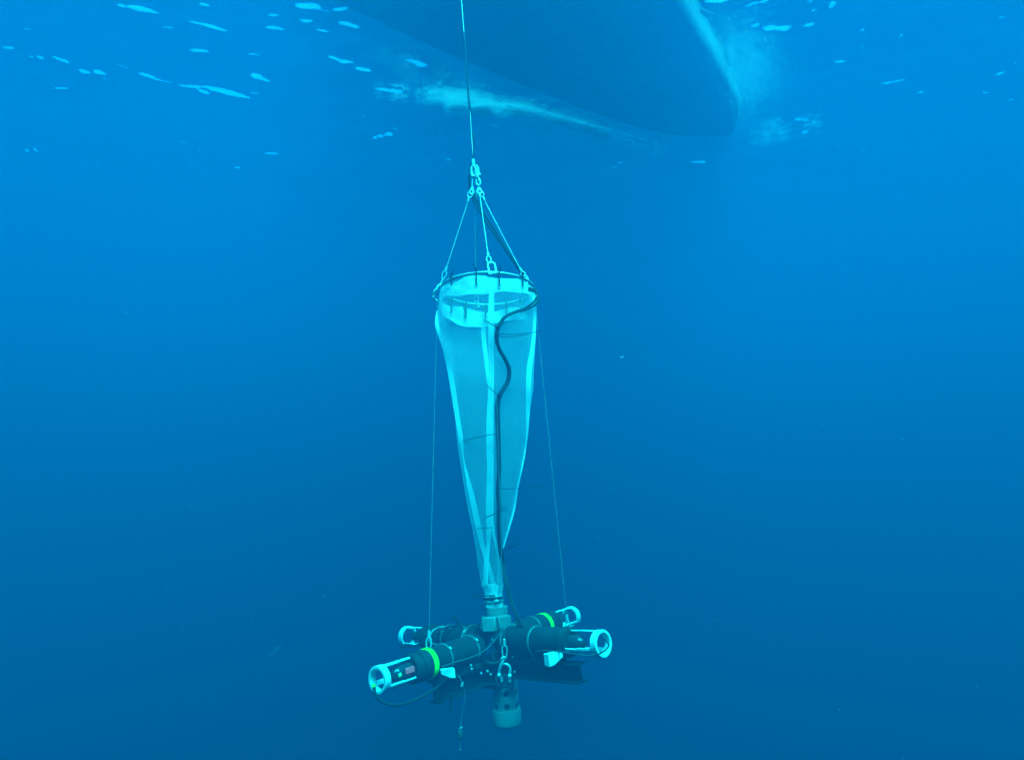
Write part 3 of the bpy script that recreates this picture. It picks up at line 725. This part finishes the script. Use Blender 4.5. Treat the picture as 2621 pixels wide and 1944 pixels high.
def web_plate(E, d, s0, s1, off):
    X = d.normalized(); Z = (UP - X * UP.dot(X)).normalized(); Yv = Z.cross(X)
    MB().box(E + X * (s0 + s1) / 2 - Z * 0.074 + Yv * off, X * (s1 - s0) / 2, Yv * 0.004, Z * 0.020, 0.001).build('web_plate', M['frame'], fr)
web_plate(EA, ARM1, 0.31, 0.66, -0.030); web_plate(EB, ARM2, 0.24, 0.64, 0.030); web_plate(EA, ARM1, 0.31, 0.66, 0.030); web_plate(EB, ARM2, 0.24, 0.64, -0.030)
half1 = (EC - EA).length / 2; half2 = (ED - EB).length / 2
beam(EA, ARM1, 0.30, half1 - 0.05, dropz=0.126, hh=0.046); beam(EB, ARM2, 0.135, half2 - 0.05, dropz=0.124)
beam(EC, -ARM1, 0.30, half1 - 0.05, dropz=0.120); beam(ED, -ARM2, 0.25, half2 - 0.05, dropz=0.124)
hubc = CEN - UP * 0.10
MB().box(hubc - UP * 0.075, ARM1 * 0.10, ARM1.cross(UP) * 0.10, UP * 0.005, 0.002).build('hub_plate', M['frame'], fr)
MB().box(hubc + UP * 0.018, ARM1 * 0.10, ARM1.cross(UP) * 0.10, UP * 0.005, 0.002).build('hub_plate', M['frame'], fr)
MB().lathe([(0, 0.062), (0, 0.068), (0.115, 0.068), (0.115, 0.062)], hubc + UP * 0.012, -UP, 32, closed=True).build('hub_sleeve', M['frame'], fr)
FW = Vector((0.03, -1, 0)).normalized()
MB().box(P(1291, 1740, 3.42), (0.034, 0, 0), (0, 0.004, 0), (0, 0.012, 0.026), 0.003).build('lug_plate', M['frame'], fr)
for px, py, Y in ((1248, 1717, 3.40), (1256, 1725, 3.42), (1232, 1722, 3.36), (1313, 1680, 3.47), (1347, 1680, 3.42), (1348, 1689, 3.42), (1317, 1718, 3.47), (1206, 1702, 3.3), (1208, 1711, 3.3)):
    p = P(px, py, Y); MB().cyl(p, p + Vector((0, -0.012, 0.004)), 0.006, n=6, bev=0.001).build('bolt', M['dull'], fr)

def wedge(c, X, Yv, Z, lx, ly, lz, m, label=None):
    c, X, Yv, Z = [Vector(q) for q in (c, X, Yv, Z)]
    v = [c + X*a*lx + Yv*b*ly + Z*h*lz for a, b, h in ((-1,-1,-1),(-1,-1,1),(-1,1,-1),(-1,1,1),(1,-1,0.1),(1,-1,1),(1,1,0.1),(1,1,1),(-0.3,-1,-0.9),(-0.3,1,-0.9))]
    mb = MB(); mb.v = v; mb.f = [(0,2,3,1),(4,5,7,6),(1,3,7,5),(0,1,5,4,8),(2,9,6,7,3),(0,8,9,2),(8,4,6,9)]
    o = mb.build('white_bracket', m, fr, False); return o
wedge(P(1417, 1684, 3.19), Vector((0.75, 0.6, 0.05)), Vector((-0.6, 0.75, 0)), UP, 0.042, 0.016, 0.024, M['white'])
wedge(P(1146, 1722, 3.25), Vector((-0.94, -0.3, -0.06)), Vector((-0.3, 0.94, 0)), UP, 0.030, 0.014, 0.019, M['worn'])

# ------------------------------------------------------------------ lower suspension wires
def side_wire(label, a, b, loop_dir=None, r=0.0015):
    t = thing('suspension_wire', label, 'wire rope', b, 'suspension wires from the net ring to the frame')
    d = (b - a).normalized(); mb = MB(); rope(mb, a, b - d * 0.07, r, 200, int((b-a).length * 70)); mb.build('wire', M['dull'], t)
    MB().cyl(b - d * 0.082, b - d * 0.05, 0.0075, n=12).build('ferrule', M['steel'], t)
    mb = MB(); eye(mb, b + d * 0.012, -d, 0.066, 0.027, 0.0036, SIDEV); mb.build('thimble', M['steel'], t)
def on_pod(E, d, s, ang, r=0.072):
    X = d.normalized(); Z = (UP - X * UP.dot(X)).normalized(); Yv = Z.cross(X); a = math.radians(ang)
    return E + X * s + Yv * math.cos(a) * r + Z * math.sin(a) * r
side_wire('thin twisted wire from the left of the ring to the lime-banded left canister', P(1119, 772, YN), P(1097, 1662, 3.33))
side_wire('thin twisted wire from the right of the ring to the right canister', P(1373, 800, YN), P(1455, 1618, 3.48))
side_wire('thin twisted wire down the front of the net to the middle shackle', P(1262, 722, 3.34), P(1292, 1682, 3.40))
shackle('frame_shackle', 'large pale shackle on the frame hub, below the middle of the net', P(1293, 1698, 3.40), P(1291, 1728, 3.40), 0.046, 0.0066, pin_out=1.0, pin_m='frame')
ub = MB()
for px in (1283, 1303): ub.cyl(P(px, 1730, 3.40), P(px + 1, 1744, 3.40), 0.007, n=10)
ub.build('lug_bolts', M['dull'], fr)
sh2 = thing('link_shackle', 'small bright twisted link between the middle wire and the hub shackle', 'shackle', P(1287, 1692, 3.39))
mb = MB(); mb.tube(spline([P(1281, 1708, 3.385), P(1281, 1702, 3.385), P(1286, 1693, 3.385), P(1289, 1685, 3.39)], 5), 0.0052, 8); mb.build('link', M['steel'], sh2)
MB().tube(spline([P(1283, 1687, 3.385), P(1289, 1681, 3.385), P(1293, 1684, 3.40)], 4), 0.006, 8).build('pin', M['steel'], sh2)

# ------------------------------------------------------------------ umbilical cables
def netfront(px, py, out=0.018):
    c, r = net_section(py); x = P(px, py, YN).x; cth = max(-0.98, min(0.98, (x - c.x) / r)); ph = -math.acos(cth)
    q = net_point(py, ph, out)
    return P(px, py, q.y)
um = thing('umbilical_cable', 'pair of black cables winding down the front of the net to the frame', 'cable', P(1274, 850, 3.35))
path = [HEAD + Vector((0.02, 0, 0)), P(1182, 0, YN + 0.02), P(1186.5, 70, YN + 0.01), P(1190, 110, YN - 0.02), P(1196.5, 210, YN - 0.02), P(1201, 270, YN - 0.02), P(1204, 290, YN + 0.02), P(1206, 330, YN + 0.02), P(1211, 345, YN), P(1212, 375, YN), P(1211, 405, YN), P(1204, 430, YN + 0.03), P(1201, 460, YN + 0.04), P(1206, 490, YN + 0.04),
        P(1222, 522, YN), P(1234, 545, YN - 0.02), P(1265, 592, YN - 0.03), P(1296, 640, YN - 0.03), P(1325, 682, YN), P(1346, 712, YN + 0.06), P(1366, 735, YN + 0.02), P(1376, 752, YN - 0.05), P(1372, 772, YN - 0.12),
        netfront(1350, 788, 0.022), netfront(1320, 798), netfront(1294, 810), netfront(1280, 828), netfront(1272, 850), netfront(1272, 870), netfront(1279, 895), netfront(1293, 920), netfront(1303, 945), netfront(1300, 975), netfront(1285, 1000),
        netfront(1277, 1016), netfront(1273, 1045), netfront(1275, 1100), netfront(1276, 1150), netfront(1277.5, 1200), netfront(1275, 1250), netfront(1277, 1300), netfront(1277, 1350), netfront(1281, 1400), netfront(1287, 1440),
        P(1297, 1490, 3.50), P(1306, 1530, 3.48), P(1322, 1575, 3.44), P(1342, 1612, 3.42), P(1362, 1640, 3.42), P(1378, 1655, 3.44)]
sp_ = spline(path, 8); N = len(sp_)
for ph in (0, math.pi):
    mb = MB(); pts = []; L = 0
    for i, p in enumerate(sp_):
        if i: L += (p - sp_[i-1]).length
        d = (sp_[min(i+1, N-1)] - sp_[max(i-1, 0)]).normalized(); u, v = frame_of(d)
        far = max(0.0, min(1.0, (-H - 0.60 - p.z) / 0.35))       # the pair spreads apart towards the frame
        sep = 0.0062 + 0.012 * far + 0.002 * math.sin(L * 9)
        an = ph + (0.0 if False else math.sin(L * 4.2) * 0.9) * (1 - far) + 0.0
        lat = Vector((1, 0, 0)); lat = (lat - d * lat.dot(d)).normalized(); dep = d.cross(lat)
        thin = 0.45 if p.z > RC.z + 0.62 else 1.0
        pts.append(p + (lat * math.cos(an) + dep * math.sin(an)) * sep * thin)
    rr = [0.0030 if p.z > RC.z + 0.68 else 0.0060 for p in pts]
    mb.tube(pts, rr, 8); mb.build('cable', M['rubber'], um)
def tail(pts, r=0.0030):
    MB().tube(spline(pts, 5), r, 6, flat=0.55).build('cable_tie', M['tie'], um)
def nf(a, b, o=0.03): return netfront(a, b, o)
tail([nf(1276, 838), nf(1257, 829, .04), nf(1237, 817, .05)])
tail([nf(1277, 853), nf(1310, 856, .05), nf(1345, 853, .06), P(1386, 847, 3.40)]); tail([nf(1277, 860), nf(1300, 863, .05), nf(1325, 860, .05), nf(1350, 856, .05)])
tail([nf(1279, 1012), nf(1262, 1000, .04), nf(1243, 983, .05)])
tail([nf(1273, 1109), nf(1230, 1117, .04), nf(1182, 1130, .03)])
tail([nf(1277, 1250), nf(1310, 1251, .05), P(1350, 1247, 3.40), P(1388, 1244, 3.38)])
tail([nf(1281, 1298), nf(1290, 1298, .05), nf(1289, 1305, .06), nf(1270, 1313, .05), nf(1240, 1325, .04)])
tail([nf(1279, 1350), nf(1250, 1350, .04), nf(1221, 1352, .04)])
tail([nf(1287, 1407), P(1300, 1402, 3.45), P(1330, 1390, 3.42)])
for py, px in ((838, 1274), (857, 1272), (1014, 1278), (1109, 1275), (1250, 1276), (1300, 1278), (1350, 1278), (1407, 1282)):
    p = nf(px, py, 0.018); MB().cyl(p - Vector((0,0,0.003)), p + Vector((0,0,0.003)), 0.0135, n=14).build('cable_tie', M['tie'], um)
MB().box(P(1362, 742, 3.40), (0.020, -0.004, -0.007), (0, 0.005, 0), (0.001, 0, 0.010), 0.002).build('cable_clip', M['rubber'], um)

# loops of cable lying over the back left canister and under the frame
def cable(label, pts, r, m='rubber', name='cable', grp=None):
    o = MB().tube(spline(pts, 8), r, 8).build(name, M[m], None); o['label'] = label; o['category'] = 'cable'
    if grp: o['group'] = grp
    return o
cable('black cable hanging in a loop from the lime-banded left canister\'s end ring', [P(957, 1757, 3.06), P(961, 1775, 3.05), P(975, 1792, 3.05), P(1000, 1802, 3.06), P(1030, 1801, 3.1), P(1065, 1788, 3.15), P(1104, 1768, 3.22), P(1130, 1750, 3.3)], 0.0068)
cable('short black cable under the cage of the left canister', [P(990, 1757, 3.14), P(1008, 1758, 3.14), P(1028, 1750, 3.18), P(1050, 1738, 3.22)], 0.005)
cable('grey cable draped along the side of the left canister to the pipe', [P(1130, 1706, 3.2), P(1170, 1692, 3.25), P(1210, 1680, 3.34), P(1245, 1660, 3.42), P(1268, 1635, 3.46), P(1290, 1606, 3.48)], 0.0034, 'cordm')
cable('thin grey cord sagging between the two front canisters', [P(1228, 1674, 3.36), P(1245, 1690, 3.40), P(1262, 1696, 3.42), P(1282, 1690, 3.44)], 0.0026, 'cordm')
cable('thin grey cable along the lower side of the right canister', [P(1312, 1664, 3.44), P(1350, 1668, 3.38), P(1390, 1664, 3.27), P(1440, 1668, 3.17), P(1500, 1677, 3.07), P(1524, 1672, 3.06)], 0.0032, 'cordm')
cable('black cord across the mouth of the right canister\'s end ring', [P(1519, 1677, 3.04), P(1537, 1671, 3.03), P(1552, 1660, 3.03), P(1558, 1648, 3.05), P(1545, 1632, 3.06)], 0.0030)
lc = 'dark cable loops over the back left canister'
cable('wide dark cable loop arching over the back left canister', [P(1108, 1660, 3.72), P(1112, 1630, 3.72), P(1130, 1610, 3.74), P(1165, 1600, 3.76), P(1205, 1598, 3.8), P(1240, 1596, 3.8)], 0.006, 'black', grp=lc)
cable('short dark cable loop at the outer end of the back left canister', [P(1118, 1650, 3.7), P(1098, 1640, 3.74), P(1110, 1612, 3.78), P(1140, 1604, 3.8), P(1168, 1618, 3.74), P(1165, 1650, 3.68)], 0.006, 'strap', grp=lc)
cable('thin dark cord crossing to the right over the back left canister', [P(1206, 1632, 3.62), P(1215, 1618, 3.66), P(1232, 1598, 3.7), P(1236, 1592, 3.72)], 0.003, 'strap', grp=lc)
cable('thin dark cord standing up over the middle of the back left canister', [P(1180, 1640, 3.62), P(1184, 1620, 3.66), P(1190, 1610, 3.68), P(1187, 1603, 3.7)], 0.004, 'strap', grp=lc)
cable('dark cord dangling beneath the back left canister\'s cage', [P(1024, 1664, 3.95), P(1028, 1655, 3.95), P(1060, 1652, 3.85), P(1090, 1640, 3.8), P(1122, 1620, 3.76)], 0.005, 'black', grp=lc)
cable('dark kinked cable end sticking up above the back left canister', [P(1180, 1600, 3.85), P(1172, 1588, 3.86), P(1165, 1579, 3.86), P(1160, 1584, 3.86)], 0.007, 'black', grp=lc)
cable('dark cable ends sticking up beside the winding cables at the right', [P(1334, 1612, 3.55), P(1334, 1590, 3.55), P(1335, 1568, 3.56)], 0.0035, 'black')
gk = MB().tube(spline([P(952, 1750, 3.05), P(956, 1756, 3.045), P(959, 1750, 3.05)], 4), 0.004, 8).build('green_knot', M['lime'], None)
gk['label'] = 'small lime green knot tied on the rim of the left end ring'; gk['category'] = 'knot'

# hanging probe and weighted cord
pr = thing('hanging_probe', 'thin dark probe hanging under the left beam of the frame', 'probe', P(1155, 1790, 3.3))
MB().cyl(P(1156, 1772, 3.3), P(1155, 1792, 3.3), 0.0105, n=16).build('socket', M['black'], pr)
MB().cyl(P(1154.5, 1790, 3.3), P(1153, 1826, 3.3), 0.0055, 0.0045, n=12).build('rod', M['black'], pr)
hc = thing('weighted_cord', 'thin grey cord with a small weight hanging lowest in the picture', 'cord', P(1178, 1865, 3.3))
MB().tube(spline([P(1173, 1727, 3.26), P(1182, 1745, 3.26), P(1190, 1775, 3.28), P(1187, 1810, 3.29), P(1181, 1835, 3.3), P(1179, 1860, 3.3)], 8), 0.0024, 6).build('cord', M['strap'], hc)
MB().lathe([(0, 0.004), (0.006, 0.010), (0.03, 0.012), (0.045, 0.008), (0.05, 0.004)], P(1178, 1862, 3.3), Vector((0, 0, -1)), 14).build('weight', M['cordm'], hc)
MB().box(P(1180, 1861, 3.29), (0.007, 0, 0.003), (0, 0.003, 0), (0, 0, 0.003), 0.001).build('clip', M['steel'], hc)
MB().box(P(1183, 1750, 3.25), (0.005, 0, 0.001), (0, 0.003, 0), (0.002, 0, 0.009), 0.001).build('clip', M['steel'], hc)
MB().tube([P(1178, 1888, 3.3), P(1178, 1914, 3.3)], 0.002, 6).build('cord_end', M['strap'], hc)
MB().ball(P(1178, 1917, 3.3), 0.005).build('bead', M['strap'], hc)

# ------------------------------------------------------------------ drifting matter
sn = MB(); rs = random.Random(3)
for _ in range(170):
    Y = rs.uniform(1.2, 7.0); p = P(rs.uniform(-100, 2700), rs.uniform(300, 2000), Y)
    if p.z > -0.2: continue
    rf.seed(_); octa(sn, p, rs.uniform(0.0002, 0.0006) * Y * 0.6, rs.uniform(1, 3))
s_ = sn.build('marine_snow', M['snow'], None, False); s_['kind'] = 'stuff'; s_['label'] = 'tiny pale specks drifting in the open water'; s_['category'] = 'specks'
def drift(label, a, b, r, m='snow'):
    o = MB().tube(spline([a, a.lerp(b, 0.5) + Vector((0, 0, 0.002)), b], 4), [r*0.4] + [r]*7 + [r*0.4], 6).build('drifting_organism', M[m], None)
    o['label'] = label; o['category'] = 'plankton'
drift('small bright speck drifting in open water right of the net', P(1588, 916, 3.0), P(1597, 912, 3.0), 0.0016)
drift('long faint streak drifting in open water left of the lime-banded canister', P(690, 1676, 9.5), P(718, 1652, 9.5), 0.020, 'faint')
